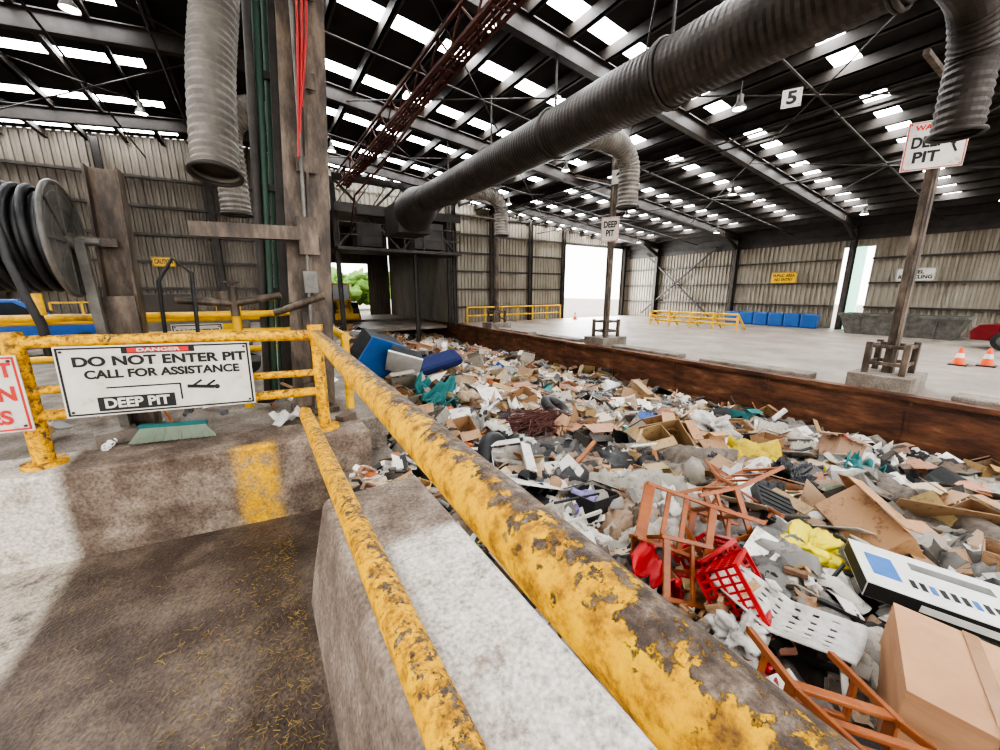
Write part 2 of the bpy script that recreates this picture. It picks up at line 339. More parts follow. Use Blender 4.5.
# ------------------------------------------------------------------ floors
PX0,PX1=1.2,10.2
f=MB();f.b2((PX1,YN,-.12),(XR+6,YB+3,0),0);f.b2((3.4,28.2,-.12),(PX1,40,0),0);f.build('floor',['farfloor'])
f=MB();f.b2((-16,YN,-.4),(PX0-.1,6,-.25));f.build('floor_walkway',['nearfloor'])
def kx(x): return 4.12-.147*x
f=MB();vs=[]
for z in(-.4,.55):
    vs+=[(-14,kx(-14),z),(.9,kx(.9),z),(.9,kx(.9)+.55,z),(-14,kx(-14)+.55,z)]
f.add(vs,[(0,1,5,4),(1,2,6,5),(2,3,7,6),(3,0,4,7),(4,5,6,7),(0,3,2,1)]);f.build('concrete_kerb',['kerb'],bevel=.03)
f=MB();vs=[]
for z in(.3,.53): vs+=[(-14,kx(-14)+.5,z),(1.2,kx(1.2)+.45,z),(1.2,YB,z),(-14,YB,z)]
f.add(vs,[(0,1,5,4),(1,2,6,5),(2,3,7,6),(3,0,4,7),(4,5,6,7),(0,3,2,1)])
f.b2((1.2,YB-.0,.3),(3.4,YB+.2,.5));f.build('floor_platform',['concrete'])
f=MB()
def blk(y0,y1):
    vs=[(.10,y0,-.25),(.14,y0,.0),(.25,y0,.52),(.28,y0,.55),(.93,y0,.55),(.97,y0,.5),(1.12,y0,-.3)]
    v2=[(a,y1,c) for a,_,c in vs];n=len(vs)
    f.add(vs+v2,[tuple(range(n)),tuple(range(2*n-1,n-1,-1))]+[(i,i+n,(i+1)%n+n,(i+1)%n) for i in range(n)])
blk(-1.2,2.75);blk(-5.4,-1.3);f.build('concrete_barrier_block',['block'],bevel=.02)
f=MB();f.b2((.45,2.5,-.5),(1.2,kx(.9)+.6,.12));f.b2((PX0-.25,YN,-3.2),(PX0,28,.1));f.b2((PX0-.2,4.5,-3.2),(PX0,28,.52))
f.b2((PX0,28,-3.2),(PX1,28.3,0));f.build('pit_wall_near',['concrete'])
f=MB();f.b2((PX1-.0,YN,-3.2),(PX1+.18,28,.06))
for y in np.arange(-8,28,2.4): f.b2((PX1-.02,y,-2.5),(PX1+.02,y+.06,.06))
f.b2((PX1-.04,YN,-.02),(PX1+.2,28,.07));f.build('pit_wall_far',['rust'])
# ------------------------------------------------------------------ rubbish
def sm(x): x=max(0,min(1,x));return x*x*(3-2*x)
def H(x,y):
    h=-.40-.70*sm((x-3.2)/6)
    h+=.22*noise.noise(V((x*.6,y*.6,3)))+.13*noise.noise(V((x*1.7,y*1.7,9)))
    h+=.25*sm((y-7)/6)*sm((5.5-x)/3)
    return h
R=MB()
nx,ny=130,340;vs=[]
for i in range(nx+1):
    for j in range(ny+1):
        x=PX0+(PX1-PX0)*i/nx;y=-5+33*(j/ny)
        vs.append((x,y,H(x,y)-.05+.08*noise.noise(V((x*6,y*6,1)))+.06*noise.noise(V((x*15,y*15,5)))))
R.add(vs,[(i*(ny+1)+j,(i+1)*(ny+1)+j,(i+1)*(ny+1)+j+1,i*(ny+1)+j+1) for i in range(nx) for j in range(ny)],0,(.06,.045,.035))
pal=[((.72,.69,.64),26),((.48,.44,.38),14),((.28,.25,.21),11),((.40,.24,.13),9),((.54,.42,.29),13),((.17,.09,.045),8),((.02,.02,.021),16),((.08,.068,.055),12),
((.50,.02,.025),1.6),((.03,.10,.32),1.3),((.05,.24,.24),1.3),((.75,.55,.03),1.3),((.30,.25,.42),.8),((.07,.16,.06),1),((.55,.16,.04),1.3),((.15,.15,.15),4)]
fab=[((.22,.205,.185),7),((.11,.102,.092),5),((.028,.026,.026),7),((.38,.345,.29),8),((.10,.125,.125),1),((.15,.105,.07),6),((.58,.55,.49),7),((.05,.06,.08),.6),((.34,.23,.15),5),((.05,.2,.2),.6),((.28,.05,.045),.5)]
def pick(P_):
    c=random.choices([p[0] for p in P_],[p[1] for p in P_])[0];k=random.uniform(.75,1.15);return tuple(min(.8,x*k) for x in c)
rcol=lambda: pick(pal)
def drape(x,y,a,b_,n,c,amp,dz=.05):
    yaw=random.uniform(0,6.28);cs,sn=math.cos(yaw),math.sin(yaw);sd=random.uniform(0,99);vs=[]
    f=random.uniform(3,7)
    for i in range(n+1):
        for j in range(n+1):
            u=(i/n-.5)*a;v=(j/n-.5)*b_
            e=1+.45*noise.noise(V((u*4/max(a,.3),v*4/max(a,.3),sd)));u*=e;v*=e
            X=x+u*cs-v*sn;Y=y+u*sn+v*cs;X=min(max(X,PX0+.05),PX1-.05)
            q=V((u*f+sd,v*f*.6,sd));wv=noise.noise(q*.5)*.8
            z=H(X,Y)+dz+amp*(1-2.4*abs(noise.noise(q+V((wv,wv,0)))))*.6+amp*.6*(.3-abs(noise.noise(V((u*13+wv,v*11,sd)))))
            edge=max(abs(i/n-.5),abs(j/n-.5))*2
            if edge>.93: z-=.09
            vs.append((X,Y,z))
    R.add(vs,[(i*(n+1)+j,(i+1)*(n+1)+j,(i+1)*(n+1)+j+1,i*(n+1)+j+1) for i in range(n) for j in range(n)],0,c,True)
def piece(x,y,sc):
    z=H(x,y)+random.uniform(-.02,.12)
    t=random.random();c=rcol();tilt=random.gauss(0,.32);tilt2=random.gauss(0,.32);yaw=random.uniform(0,6.28);rot=(tilt,tilt2,yaw)
    if t<.15:
        a=random.uniform(.14,.55)*sc;R.box((x,y,z),(a,a*random.uniform(.4,1),random.uniform(.02,.2)*sc),rot,col=c)
    elif t<.35:
        a=random.uniform(.25,.8)*sc;R.box((x,y,z+.02),(a,a*random.uniform(.4,1),.008),rot,col=pick([((.7,.67,.62),5),((.42,.26,.14),3),((.55,.43,.3),2),((.2,.18,.16),1.5)]))
    elif t<.50:
        a=random.uniform(.2,.6)*sc;R.sheet((x,y,z+.02),(a,a*random.uniform(.5,1.1)),rot,random.uniform(0,90),a*random.uniform(.3,.8),col=c,n=8,smooth=random.random()<.7)
    elif t<.64:
        a=random.uniform(.08,.3)*sc;R.blob((x,y,z-.02),(a,a*random.uniform(.5,1),a*random.uniform(.35,.7)),random.uniform(0,90),.9,col=c,rot=rot,nu=18,nv=12,fr=2.0,o=2)
    elif t<.82:
        a=random.uniform(.3,1.3)*sc;R.box((x,y,z+.05),(a,random.uniform(.015,.08),random.uniform(.012,.03)),(tilt*.6,tilt2*.9,yaw),col=random.choice([(.32,.12,.04),(.46,.29,.15),(.14,.07,.03),(.6,.57,.52),(.03,.03,.03),c]))
    elif t<.89:
        a=random.uniform(.1,.5)*sc;d=Euler(rot).to_matrix()@V((a,0,0));r_=random.uniform(.008,.05)*sc
        R.tube([V((x,y,z))-d,V((x,y,z+.05)),V((x,y,z))+d],r_,8,col=c)
    else:
        a=random.uniform(.2,.5)*sc;bb=a*random.uniform(.6,1);h=random.uniform(.08,.3)*sc;E=Euler(rot).to_matrix().to_4x4();T=Matrix.Translation((x,y,z))@E
        if random.random()<.6: c=tuple(q*random.uniform(.85,1.15) for q in(.38,.23,.125))
        for cc,ss,rr in(((0,0,0),(a,bb,.01),(0,0,0)),((a/2,0,h/2),(.01,bb,h),(0,0,0)),((-a/2,0,h/2),(.01,bb,h),(0,0,0)),((0,bb/2,h/2),(a,.01,h),(0,0,0)),((0,-bb/2,h/2),(a,.01,h),(0,0,0)),((a*.65,0,h*1.05),(a*.35,bb,.008),(0,.4,0)),((0,-bb*.65,h*1.05),(a,bb*.35,.008),(.5,0,0))):
            R.box(cc,ss,rr,col=c,T=T)
def hero_clear(x,y): # keep the top of the chair / boxes zone free of big random pieces
    return (2.3<x<4.7 and -.5<y<1.0)
for i in range(5800):
    y=-1.5+29*(random.random()**1.5);x=random.uniform(PX0+.15,PX1-.2)
    dd=math.hypot(x,y);sc=random.choice([.4,.6,.9,1.2,1.5]) if dd>4 else random.choice([.3,.45,.6,.8,1.0])
    if hero_clear(x,y): sc=min(sc,.35)
    piece(x,y,sc)
for i in range(820):
    y=-1+28*(random.random()**1.6);x=random.uniform(PX0+.3,PX1-.3);s_=random.uniform(.4,1.5) if x>3 else random.uniform(.3,.8)
    if hero_clear(x,y): drape(x,y,.5,.35,14,pick(fab),.08,.01);continue
    drape(x,y,s_,s_*random.uniform(.35,.9),18 if y<9 else 9,pick(fab),random.uniform(.10,.28),random.uniform(.03,.12))
for i in range(130):
    y=-.5+22*(random.random()**1.5);x=random.uniform(2.2,PX1-.4);a=random.uniform(.16,.42)
    if hero_clear(x,y): continue
    R.blob((x,y,H(x,y)+.03),(a,a*random.uniform(.6,1),a*random.uniform(.35,.6)),random.uniform(0,90),.8,col=pick([((.02,.02,.02),6),((.6,.57,.52),3),((.15,.14,.13),3),((.3,.28,.24),2)]),rot=(0,0,random.uniform(0,6)),nu=36,nv=22,fr=1.7,o=2)
for i in range(3600):
    x=random.uniform(1.5,9.5);y=random.uniform(-.5,11);piece(x,y,random.choice([.15,.25,.4]))
R.build('rubbish_pile',['rubbish'])
R=MB();_H=H
H=lambda x,y:.14
for i in range(60): piece(random.uniform(.6,1.15),random.uniform(2.85,3.9),.3)
R.build('ledge_scraps',['rubbish'])
R=MB();H=lambda x,y:.57
for i in range(40):
    x=random.uniform(-2.6,.9);piece(x,random.uniform(5.2,6.6),.3)
for k in range(14): R.ring((-1.32+.02*math.sin(k*2),4.95+.03*k-.2,.57+.01*(k%2)),(math.sin(k),math.cos(k*1.7),.4),.022,.007,12,6)
R.sheet((.18,4.75,.62),(.28,.2),(.1,.1,.2),4,.15,col=(.6,.58,.55),n=8)
R.box((-1.3,5.05,.6),(.3,.2,.12),(0,0,.3),col=(.2,.17,.14));R.box((.75,4.5,.58),(.2,.12,.06),(0,0,.6),col=(.12,.09,.07))
H=_H
R.build('platform_litter',['rubbish'])
b=MB()
for i in range(1500):
    if i<1150:
        cl=(i*7)%9;cxs=[-.05,-.1,0,-.3,-.15,.02,-.5,-.02,-.25][cl];cys=[1.6,2.2,2.7,1.9,3.2,1.3,2.6,3.5,1.4][cl]
        x=cxs+random.gauss(0,.12);y=cys+random.gauss(0,.22)
    else: x=random.uniform(-1.4,.05);y=random.uniform(1,4.0)
    if x>.06: x=.06-random.random()*.1
    a=random.uniform(0,6.28);l=random.uniform(.005,.022);z=-.245+random.uniform(0,.006)
    b.bar((x-l*math.cos(a),y-l*math.sin(a),z),(x+l*math.cos(a),y+l*math.sin(a),z+random.uniform(0,.006)),.0028,.002)
b.build('straw_litter',['straw'])
# ------------------------------------------------------------------ railings near
def lin(a,b,n): a=V(a);b=V(b);return [a.lerp(b,i/n) for i in range(n+1)]
def wob(pts,r,a=.03):
    return [r*(1+a*noise.noise(p*9)) for p in pts]
b=MB()
p=lin((.5,4.33,1.56),(.30,-.7,1.60),60);b.tube(p,wob(p,.061),40,0)
p=lin((.31,4.15,.80),(.275,-.7,.98),60);b.tube(p,wob(p,.060),32,1)
b.tube([(.3,-.6,.55),(.3,-.6,1.6)],.06,24,1)
b.build('yellow_handrail',['peelA','peel'])
b=MB()
fy=lambda x:4.38-.147*(x-.0)
def fp(x,z,dy=0): return (x,fy(x)+dy,z)
p=lin(fp(.5,1.56),fp(-5,1.66),40);b.tube(p,wob(p,.052),20,0)
p=lin(fp(.5,1.17),fp(-5,1.24),20);b.tube(p,.036,16,0)
p=lin(fp(.5,.97),fp(-5,1.0),20);b.tube(p,wob(p,.045),20,0)
for x in(.5,-1.66,-3.9):
    b.tube([fp(x,.55),fp(x,1.68 if x<0 else 1.64)],.068 if x<0 else .058,24,0)
    b.tube([fp(x,.55),fp(x,.585)],.14,24,0)
b.tube([fp(.5,1.6),fp(.5,1.66)],.075,20,0)
b.build('yellow_guard_fence',['peel'])
b=MB()
for z in(1.1,1.6):
    b.tube([(.3,7.2,z),(-6,7.9,z)],.045,12,0)
for x in(.3,-1.4,-3.2,-5): b.tube([(x,7.23-.11*(x-.3),.53),(x,7.23-.11*(x-.3),1.65)],.05,12,0)
for z in(1.5,1.72): b.tube([(.55,5.7,z),(-3.5,6.1,z)],.04,12,0)
b.tube([(-3.4,6.1,.53),(-3.4,6.1,1.75)],.05,12,0);b.tube([(-.2,5.75,.53),(-.2,5.75,1.75)],.05,12,0)
b.tube([(.9,4.9,1.45),(.9,9,1.5)],.05,12,0);b.tube([(.9,9,.5),(.9,9,1.5)],.05,12,0);b.tube([(.9,5,.5),(.9,5,1.5)],.05,12,0);b.tube([(.9,4.9,1.0),(.9,9,1.0)],.04,12,0)
b.build('yellow_guard_fence',['yellowfar'])
# signs --------------------------------------------------------------
def board(name,w,h,loc,rot,border=None,bg='white'):
    b=MB();b.box((0,0,0),(w,.012,h),mat=0)
    if border:
        for cx,cz,sx,sz in((0,h/2-.02,w-.03,.014),(0,-h/2+.02,w-.03,.014),(w/2-.02,0,.014,h-.03),(-w/2+.02,0,.014,h-.03)): b.box((cx,-.007,cz),(sx,.004,sz),mat=1)
    for sx in(-1,1):
        for sz in(-1,1): b.tube([(sx*(w/2-.045),-.004,sz*(h/2-.045)),(sx*(w/2-.045),-.014,sz*(h/2-.045))],.011,8,2)
    return b.build(name,[bg,border or 'txt','steel_dark'],T=TM(loc,rot))
zr=-math.atan(.147)
s=board('danger_sign',1.34,.60,(-.75,4.38,1.25),(0,math.radians(1.0),zr),'txt')
q=MB();q.box((0,-.008,.255),(.5,.006,.055),mat=0);q.box((0,-.012,.255),(.42,.006,.04),mat=1);q.box((-.2,-.008,-.20),(.52,.006,.12),mat=0)
q.box((-.14,-.008,-.06),(.5,.004,.012),mat=0);q.box((.11,-.008,-.13),(.012,.004,.15),mat=0)
q.bar((.16,-.009,-.09),(.36,-.009,-.11),.004,.03,mat=0);q.bar((.2,-.009,-.09),(.27,-.009,-.04),.004,.018,mat=0);q.bar((.3,-.009,-.1),(.37,-.009,-.05),.004,.018,mat=0);q.blob((.38,-.009,-.11),(.022,.004,.022),0,0,0)
q.build('sign_panels',['txt','redtext'],parent=s)
text(s,'DANGER',0,.255,.3,'white','danger_lettering',.03,-.018)
text(s,'DO NOT ENTER PIT',.03,.165,1.2,'txt','line_1',.085);text(s,'CALL FOR ASSISTANCE',.03,.055,1.08,'txt','line_2',.075);text(s,'DEEP PIT',-.2,-.20,.44,'white','line_3',.085,-.014)
s=board('notice_sign',.80,.62,(-2.02,4.58,1.20),(0,0,zr),'redtext')
text(s,'FORKS MUST',0,.19,.72,'redtext','line_1',.12);text(s,'BE KEPT IN',0,.0,.70,'redtext','line_2',.12);text(s,'VEHICLES',0,-.19,.6,'redtext','line_3',.12)
s=board('danger_sign',.62,.32,(-.75,7.24,1.36),(0,0,zr*.7),'txt');text(s,'DO NOT ENTER PIT',0,.05,.52,'txt','line_1',.06);text(s,'DEEP PIT',0,-.07,.3,'redtext','line_2',.05)
# big steel column ------------------------------------------------------
b=MB();A=V((.50,5.15,.53));B=V((.98,5.25,8.0))
for s_ in(-1,1):
    b.bar(A+V((s_*.115,0,0)),B+V((s_*.115,0,0)),.025,.24,0)
b.bar(A,B,.22,.03,0)
for t in np.linspace(.04,.95,9): b.box(A.lerp(B,t)+V((0,-.10,0)),(.22,.02,.16),mat=0)
b.box((.50,5.15,.57),(.5,.5,.05));b.bar((.52,4.95,2.62),(-.45,5.0,2.60),.1,.14,0);b.box((.60,4.97,2.6),(.2,.1,.4),mat=0)
for k,x in enumerate((.50,.54,.58)):
    b.tube([(x+.34,5.0,7.6),(x+.29+.05*math.sin(k),4.98,6),(x+.20,4.95,4.6),(x+.09,4.96,3.4+.25*k)],.013,8,1)
b.tube([(.76,5.0,7.6),(.64,4.98,4),(.54,4.98,1.6)],.02,10,2)
b.box((.58,4.98,2.1),(.14,.08,.24),mat=2)
b.build('steel_column',['steel_brown','redcable','steel_grey'])
b=MB()
for (x,y,r_) in((.10,6.0,.045),(.2,6.2,.04),(.32,6.2,.035)):
    b.tube([(x,y,.53),(x+.5,y+.1,7.9)],r_,10,0)
b.tube([(.02,6.0,.53),(.5,6.0,7.9)],.05,10,1);b.bar((.26,6.05,.53),(.78,6.1,7.9),.10,.10,1);b.tube([(.38,5.9,.53),(.9,5.9,7.9)],.03,8,1)
for z in(2,3.3,4.6,5.9): b.box((.15+.066*z,6.1,z),(.4,.06,.08),mat=1)
b.build('service_pipes',['green','steel_dark'])
# short upright + hose reel --------------------------------------------
b=MB();b.ibeam((-1.13,5.3,.53),(-1.05,5.3,3.12),.24,.24,.02);b.box((-1.13,5.3,.56),(.4,.4,.04));b.box((-1.13,5.16,1.7),(.3,.03,.5));b.bar((-1.05,5.25,2.45),(-1.4,5.15,2.45),.08,.08)
b.build('steel_upright',['steel_brown'])
b=MB();cx,cy,cz=-1.66,5.0,2.43
for dx in(-.34,.34):
    c=V((cx+dx,cy,cz));b.ring(c,(1,0,0),.47,.022,40,8,0);b.ring(c,(1,0,0),.28,.012,28,6,0);b.ring(c,(1,0,0),.40,.01,28,6,0)
    b.tube([c-V((.006,0,0)),c+V((.006,0,0))],.45,40,0)
    for k in range(8):
        a=k*math.pi/4;b.bar(c,c+V((0,math.cos(a)*.46,math.sin(a)*.46)),.04,.03,0)
    b.tube([c-V((.05,0,0)),c+V((.05,0,0))],.07,16,0)
for k in range(11):
    b.ring((cx-.29+.058*k,cy,cz),(1,0,0),.36+.015*math.sin(k*2),.033,32,8,1)
for k in range(8):
    b.ring((cx-.24+.064*k,cy+.01,cz),(1,.06*math.sin(k*3),.04),.41,.03,32,8,1)
b.tube([(cx+.1,cy-.4,cz+.1),(cx+.12,cy-.44,cz-.2),(cx+.2,cy-.42,cz-.7),(cx+.18,cy-.35,cz-.95)],.032,10,1)
b.tube([(cx+.19,cy-.4,cz-.45),(cx+.19,cy-.4,cz-.62)],.045,10,2);b.tube([(cx-.5,cy,cz),(cx+.55,cy,cz)],.03,10,0)
b.bar((cx-.5,cy,cz),(cx-.5,cy+.1,.53),.1,.1,0);b.bar((cx+.42,cy,cz),(cx+.42,cy+.15,.53),.07,.07,0)
b.build('hose_reel',['steel_grey','black','yellowfar'])
def flex(name,pts,r,mat,rib=.03,step=.06):
    P=[];k=len(pts)
    for i in range(k-1):
        p0=V(pts[max(i-1,0)]);p1=V(pts[i]);p2=V(pts[i+1]);p3=V(pts[min(i+2,k-1)])
        L_=(p2-p1).length;n=max(4,int(L_/step))
        for j in range(n):
            t=j/n;P.append(.5*((2*p1)+(-p0+p2)*t+(2*p0-5*p1+4*p2-p3)*t*t+(-p0+3*p1-3*p2+p3)*t**3))
    P.append(V(pts[-1]));rs=[r+(rib if i%2 else 0) for i in range(len(P))]
    b=MB();b.tube(P,rs,24,0,caps=False,smooth=False);b.tube([P[-1]-(P[-1]-P[-2]).normalized()*.1,P[-1]-(P[-1]-P[-2]).normalized()*.08],r*.97,24,1)
    b.ring(P[-1],P[-1]-P[-2],r+.03,.03,24,6,1);b.ring(P[0],P[1]-P[0],r+.03,.03,24,6,1)
    return b.build(name,[mat,'steel_dark'])
flex('flexible_duct',[(.15,7.6,8.1),(.08,7.2,6.2),(-.12,6.9,4.8),(-.22,6.6,3.5)],.26,'duct_flex',.018,.05)
flex('flexible_duct',[(.9,13,6.5),(.4,13,6.6),(-.05,13,6.1),(-.1,13,5.2),(-.1,13,4.0)],.33,'duct_flex')
b=MB()
pts=[(6.3,-3,5.55),(6.3,0,5.55),(6.25,8,5.5),(6.1,14.8,5.45)]
P=[]
for i in range(3):
    P+=lin(pts[i],pts[i+1],int((V(pts[i+1])-V(pts[i])).length/.05))[:-1]
P.append(V(pts[-1]));b.tube(P,[.48+(.010 if i%2 else 0) for i in range(len(P))],36,0,smooth=False)
for y in(1.8,4.6,7.5,10.3,13.2):
    b.ring((6.27,y,5.52),(0,1,0),.51,.03,32,6,1);b.bar((6.27,y,6.0),(6.27,y,roofz(6.3)-.4),.04,.04,1)
    b.ring((6.27,y+.06,5.52),(0,1,0),.51,.02,32,6,1)
b.tube([(6.1,14.8,5.45),(6.1,15.6,5.35),(6.1,16.4,5.2)],[.5,.75,.8],24,1)
b.box((6.1,17.2,5.0),(1.4,1.8,1.2),mat=1);b.box((5.4,18.3,5.4),(2.4,.5,.3),mat=1)
b.build('main_exhaust_duct',['duct','steel_dark'])
for y in(1.65,7.6,14.0):
    flex('flexible_duct',[(6.6,y,5.55),(7.6,y,5.75),(8.5,y,5.75),(8.95,y,5.35),(9.0,y,4.9),(9.0,y,4.25)],.26,'duct_flex' if y>2 else 'duct',.02,.05)
b=MB();x0=3.85
for dx in(-.2,.2):
    for z in(6.35,6.85): b.bar((x0+dx,2,z),(x0-.1+dx,18.5,z),.05,.05)
y=2.;k=0
while y<18.3:
    for dx in(-.2,.2): b.bar((x0+dx,y,6.35 if k%2 else 6.85),(x0+dx,y+.5,6.85 if k%2 else 6.35),.03,.03)
    b.bar((x0-.2,y,6.35),(x0+.2,y,6.35),.03,.03);b.bar((x0-.2,y,6.37),(x0+.2,y+.5,6.37),.03,.03);y+=.5;k+=1
for dx in(-.1,0,.1): b.tube([(x0+dx,2,6.42),(x0+dx,18.5,6.42)],.035,8)
b.tube([(x0-.05,8,6.3),(x0-.6,11,5.2),(x0-.4,15,5.3),(x0,18,4.4)],.03,8)
b.build('lattice_cable_tray',['twig'])
def lamp(x,y,drop=.9):
    z=roofz(x)-drop;b=MB()
    b.tube([(0,0,.12),(0,0,.45)],.012,6,0);b.tube([(0,0,.0),(0,0,.16)],.07,12,0)
    b.tube([(0,0,.02),(0,0,-.06),(0,0,-.14)],[.06,.12,.15],16,0,caps=False);b.tube([(0,0,-.12),(0,0,-.135)],.13,16,1)
    b.build('high_bay_lamp',['steel_grey','lampglow'],T=TM((x,y,z)))
for x,y in((10.2,5.5),(4.3,7.1),(-2.2,11.1),(-2.1,16),(3,16),(10,11.3),(16,8.5),(16,13.5),(16,18.5),(21.5,6),(21.5,12),(21.5,17),(11,16.5),(16,3.5),(-6,17),(22,2.5)): lamp(x,y,1.0)
def pole(y,base=(1.25,.95,.34)):
    b=MB();x=11.
    b.bar((x,y,.3),(x,y,roofz(x)-.4),.17,.17,0);b.b2((x-base[0]/2,y-base[1]/2,0),(x+base[0]/2,y+base[1]/2,base[2]),1)
    for dx in(-.34,.34):
        for dy in(-.28,.28): b.bar((x+dx,y+dy,.3),(x+dx,y+dy,.98),.1,.1,0)
    for z in(.55,.9):
        for dx in(-.34,.34): b.bar((x+dx,y-.28,z),(x+dx,y+.28,z),.05,.07,0)
        for dy in(-.28,.28): b.bar((x-.34,y+dy,z),(x+.34,y+dy,z),.05,.07,0)
    b.bar((x,y,5.6),(9.2,y,5.6),.08,.08,0);b.tube([(x-.1,y-.05,.4),(x-.1,y-.05,6.4)],.02,6,0)
    b.build('steel_pole',['steel_brown','concrete'],bevel=.012)
for y in(2.2,9.9,17.6,-5.5): pole(y)
s=board('warning_sign',.80,.82,(10.68,2.18,4.58),(0,0,math.radians(-65)),'redtext')
text(s,'WARNING',0,.3,.6,'redtext','line_1',.09);text(s,'DEEP',-.1,.05,.44,'txt','line_2',.19);text(s,'PIT',-.1,-.2,.34,'txt','line_3',.19)
q=MB();q.blob((.26,-.01,.17),(.035,.004,.035),0,0,0);q.bar((.27,-.01,.13),(.22,-.01,-.03),.005,.06,0);q.bar((.22,-.01,-.03),(.28,-.01,-.16),.005,.03,0);q.bar((.26,-.01,.1),(.33,-.01,.02),.005,.025,0);q.bar((0,.01,-.25),(0,.3,-.25),.04,.04,0);q.build('falling_figure',['txt'],parent=s)
s=board('warning_sign',.6,.8,(10.75,9.75,4.1),(0,0,math.radians(-55)),'redtext');text(s,'DEEP\nPIT',0,0,.45,'txt','line_1',.5)
s=board('bay_number_sign',.36,.36,(10.4,4.5,6.1),(0,0,math.radians(-60)));text(s,'5',0,0,.18,'txt','digit',.26)
s=board('bay_number_sign',.42,.42,(10.4,9.2,5.6),(0,0,math.radians(-60)));text(s,'6',0,0,.2,'txt','digit',.28)
s=board('yellow_wall_sign',1.3,.6,(26.25,10.4,2.75),(0,0,math.radians(-90)),'txt','yellowfar');text(s,'PUBLIC AREA\nNO ENTRY',0,0,1.1,'txt','line_1',.4)
s=board('white_wall_sign',1.3,.6,(26.25,5.05,2.75),(0,0,math.radians(-90)),'txt');text(s,'STEEL\nRECYCLING',0,0,1.1,'txt','line_1',.4)
s=board('yellow_wall_sign',.75,.4,(-3.0,21.7,3.2),(0,0,0),'txt','yellowfar');text(s,'CAUTION',0,0,.6,'txt','line_1',.2)
def stop(y0,y1):
    b=MB();b.b2((10.42,y0,0),(10.95 if y1-y0>2 else 10.85,y1,.15));b.build('concrete_wheel_stop',['concrete'],bevel=.03)
for a,c in((3.35,5.9),(6.6,9.1),(-1.6,1.2),(10.9,13.4),(14,16.6),(-4.6,-2)): stop(a,c)
b=MB()
for z in(.3,.55,.8): b.tube([(20.3,14.8,z),(21,10.1,z)],.06,8)
for k in range(5):
    t=k/4;b.tube([(20.3+.7*t,14.8-4.7*t,0),(20.3+.7*t,14.8-4.7*t,.85)],.06,8);b.tube([(20.3+.7*t,14.8-4.7*t,.8),(21.2+.7*t,14.8-4.7*t,0)],.05,8)
b.build('yellow_crash_barrier',['yellowfar'])
b=MB()
for z in(.5,1.): b.tube([(11,21,z),(18.5,21,z)],.05,8)
for x in np.linspace(11,18.5,7): b.tube([(x,21,0),(x,21,1.05)],.05,8)
b.build('yellow_guard_fence',['yellowfar'])
for (x,y) in((16.2,1.9),(16.6,1.45),(17.5,.5),(24,16),(19.5,20.5)):
    b=MB();b.box((0,0,.02),(.4,.4,.04),mat=2);b.tube([(0,0,.04),(0,0,.25)],[.15,.11],16,0);b.tube([(0,0,.25),(0,0,.4)],[.11,.08],16,1);b.tube([(0,0,.4),(0,0,.58)],[.08,.035],16,0)
    b.build('traffic_cone',['orange','plasticw','black'],T=TM((x,y,0),(0,0,0),.85))
b=MB()
for k in range(6): b.box((25.7,8.6+k*.8,.38),(.5,.76,.76),mat=0)
b.build('blue_barrier_row',['blue'],bevel=.06)
def skip(name,x,y,l,w_,h,mat,rz=0):
    b=MB();a=[(-l/2+.3,-w_/2+.1,0),(l/2-.3,-w_/2+.1,0),(l/2-.3,w_/2-.1,0),(-l/2+.3,w_/2-.1,0),(-l/2,-w_/2,h),(l/2,-w_/2,h),(l/2,w_/2,h),(-l/2,w_/2,h)]
    b.add(a,[(0,3,2,1),(0,1,5,4),(1,2,6,5),(2,3,7,6),(3,0,4,7)])
    for i in range(4): b.bar(a[4+i],a[4+(i+1)%4],.1,.1)
    for t in(-.3,0,.3): b.bar((t*l,-w_/2+.08,0),(t*l,-w_/2-.02,h),.08,.06);b.bar((t*l,w_/2-.08,0),(t*l,w_/2+.02,h),.08,.06)
    b.build(name,[mat],T=TM((x,y,0),(0,0,rz)),solid=.03)
skip('skip_bin',24.8,4.9,4.0,1.6,.9,'steel_grey',math.pi/2)
def car(name,T,mat):
    b=MB()
    prof=[(-2.1,.3),(-2.15,.75),(-1.6,.95),(-1.25,1.42),(.35,1.45),(1.0,.98),(1.95,.85),(2.15,.6),(2.1,.3)]
    n=len(prof);L_=[(x,-.85 if z<1.1 else -.66,z) for x,z in prof];R_=[(x,.85 if z<1.1 else .66,z) for x,z in prof]
    b.add(L_+R_,[tuple(range(n)),tuple(range(2*n-1,n-1,-1))]+[(i,i+n,(i+1)%n+n,(i+1)%n) for i in range(n)],0,T=T)
    for sy in(-1,1):
        b.add([(-1.35,sy*.87,.98),(.8,sy*.87,1.0),(.3,sy*.69,1.38),(-1.15,sy*.69,1.36)],[(0,1,2,3)] if sy<0 else [(3,2,1,0)],1,T=T)
        for x in(-1.3,1.3):
            b.tube([V((x,sy*.68,.32)),V((x,sy*.88,.32))],.32,20,2,T=T);b.tube([V((x,sy*.87,.32)),V((x,sy*.89,.32))],.18,12,3,T=T)
        b.box((2.12,sy*.6,.68),(.06,.3,.14),mat=3,T=T);b.box((-2.14,sy*.62,.75),(.05,.25,.14),mat=4,T=T)
    b.add([(1.0,-.62,1.01),(1.0,.62,1.01),(.38,.55,1.43),(.38,-.55,1.43)],[(0,1,2,3)],1,T=T)
    b.add([(-1.62,-.62,.98),(-1.62,.62,.98),(-1.28,.55,1.4),(-1.28,-.55,1.4)],[(3,2,1,0)],1,T=T)
    b.build(name,[mat,'glassdark','black','steel_grey','red'],bevel=.04)
car('red_car',TM((22.0,.2,0),(0,0,math.radians(80))),'carred');car('blue_car',TM((-4.6,12.6,.53),(0,0,math.radians(15)),.9),'carblue')
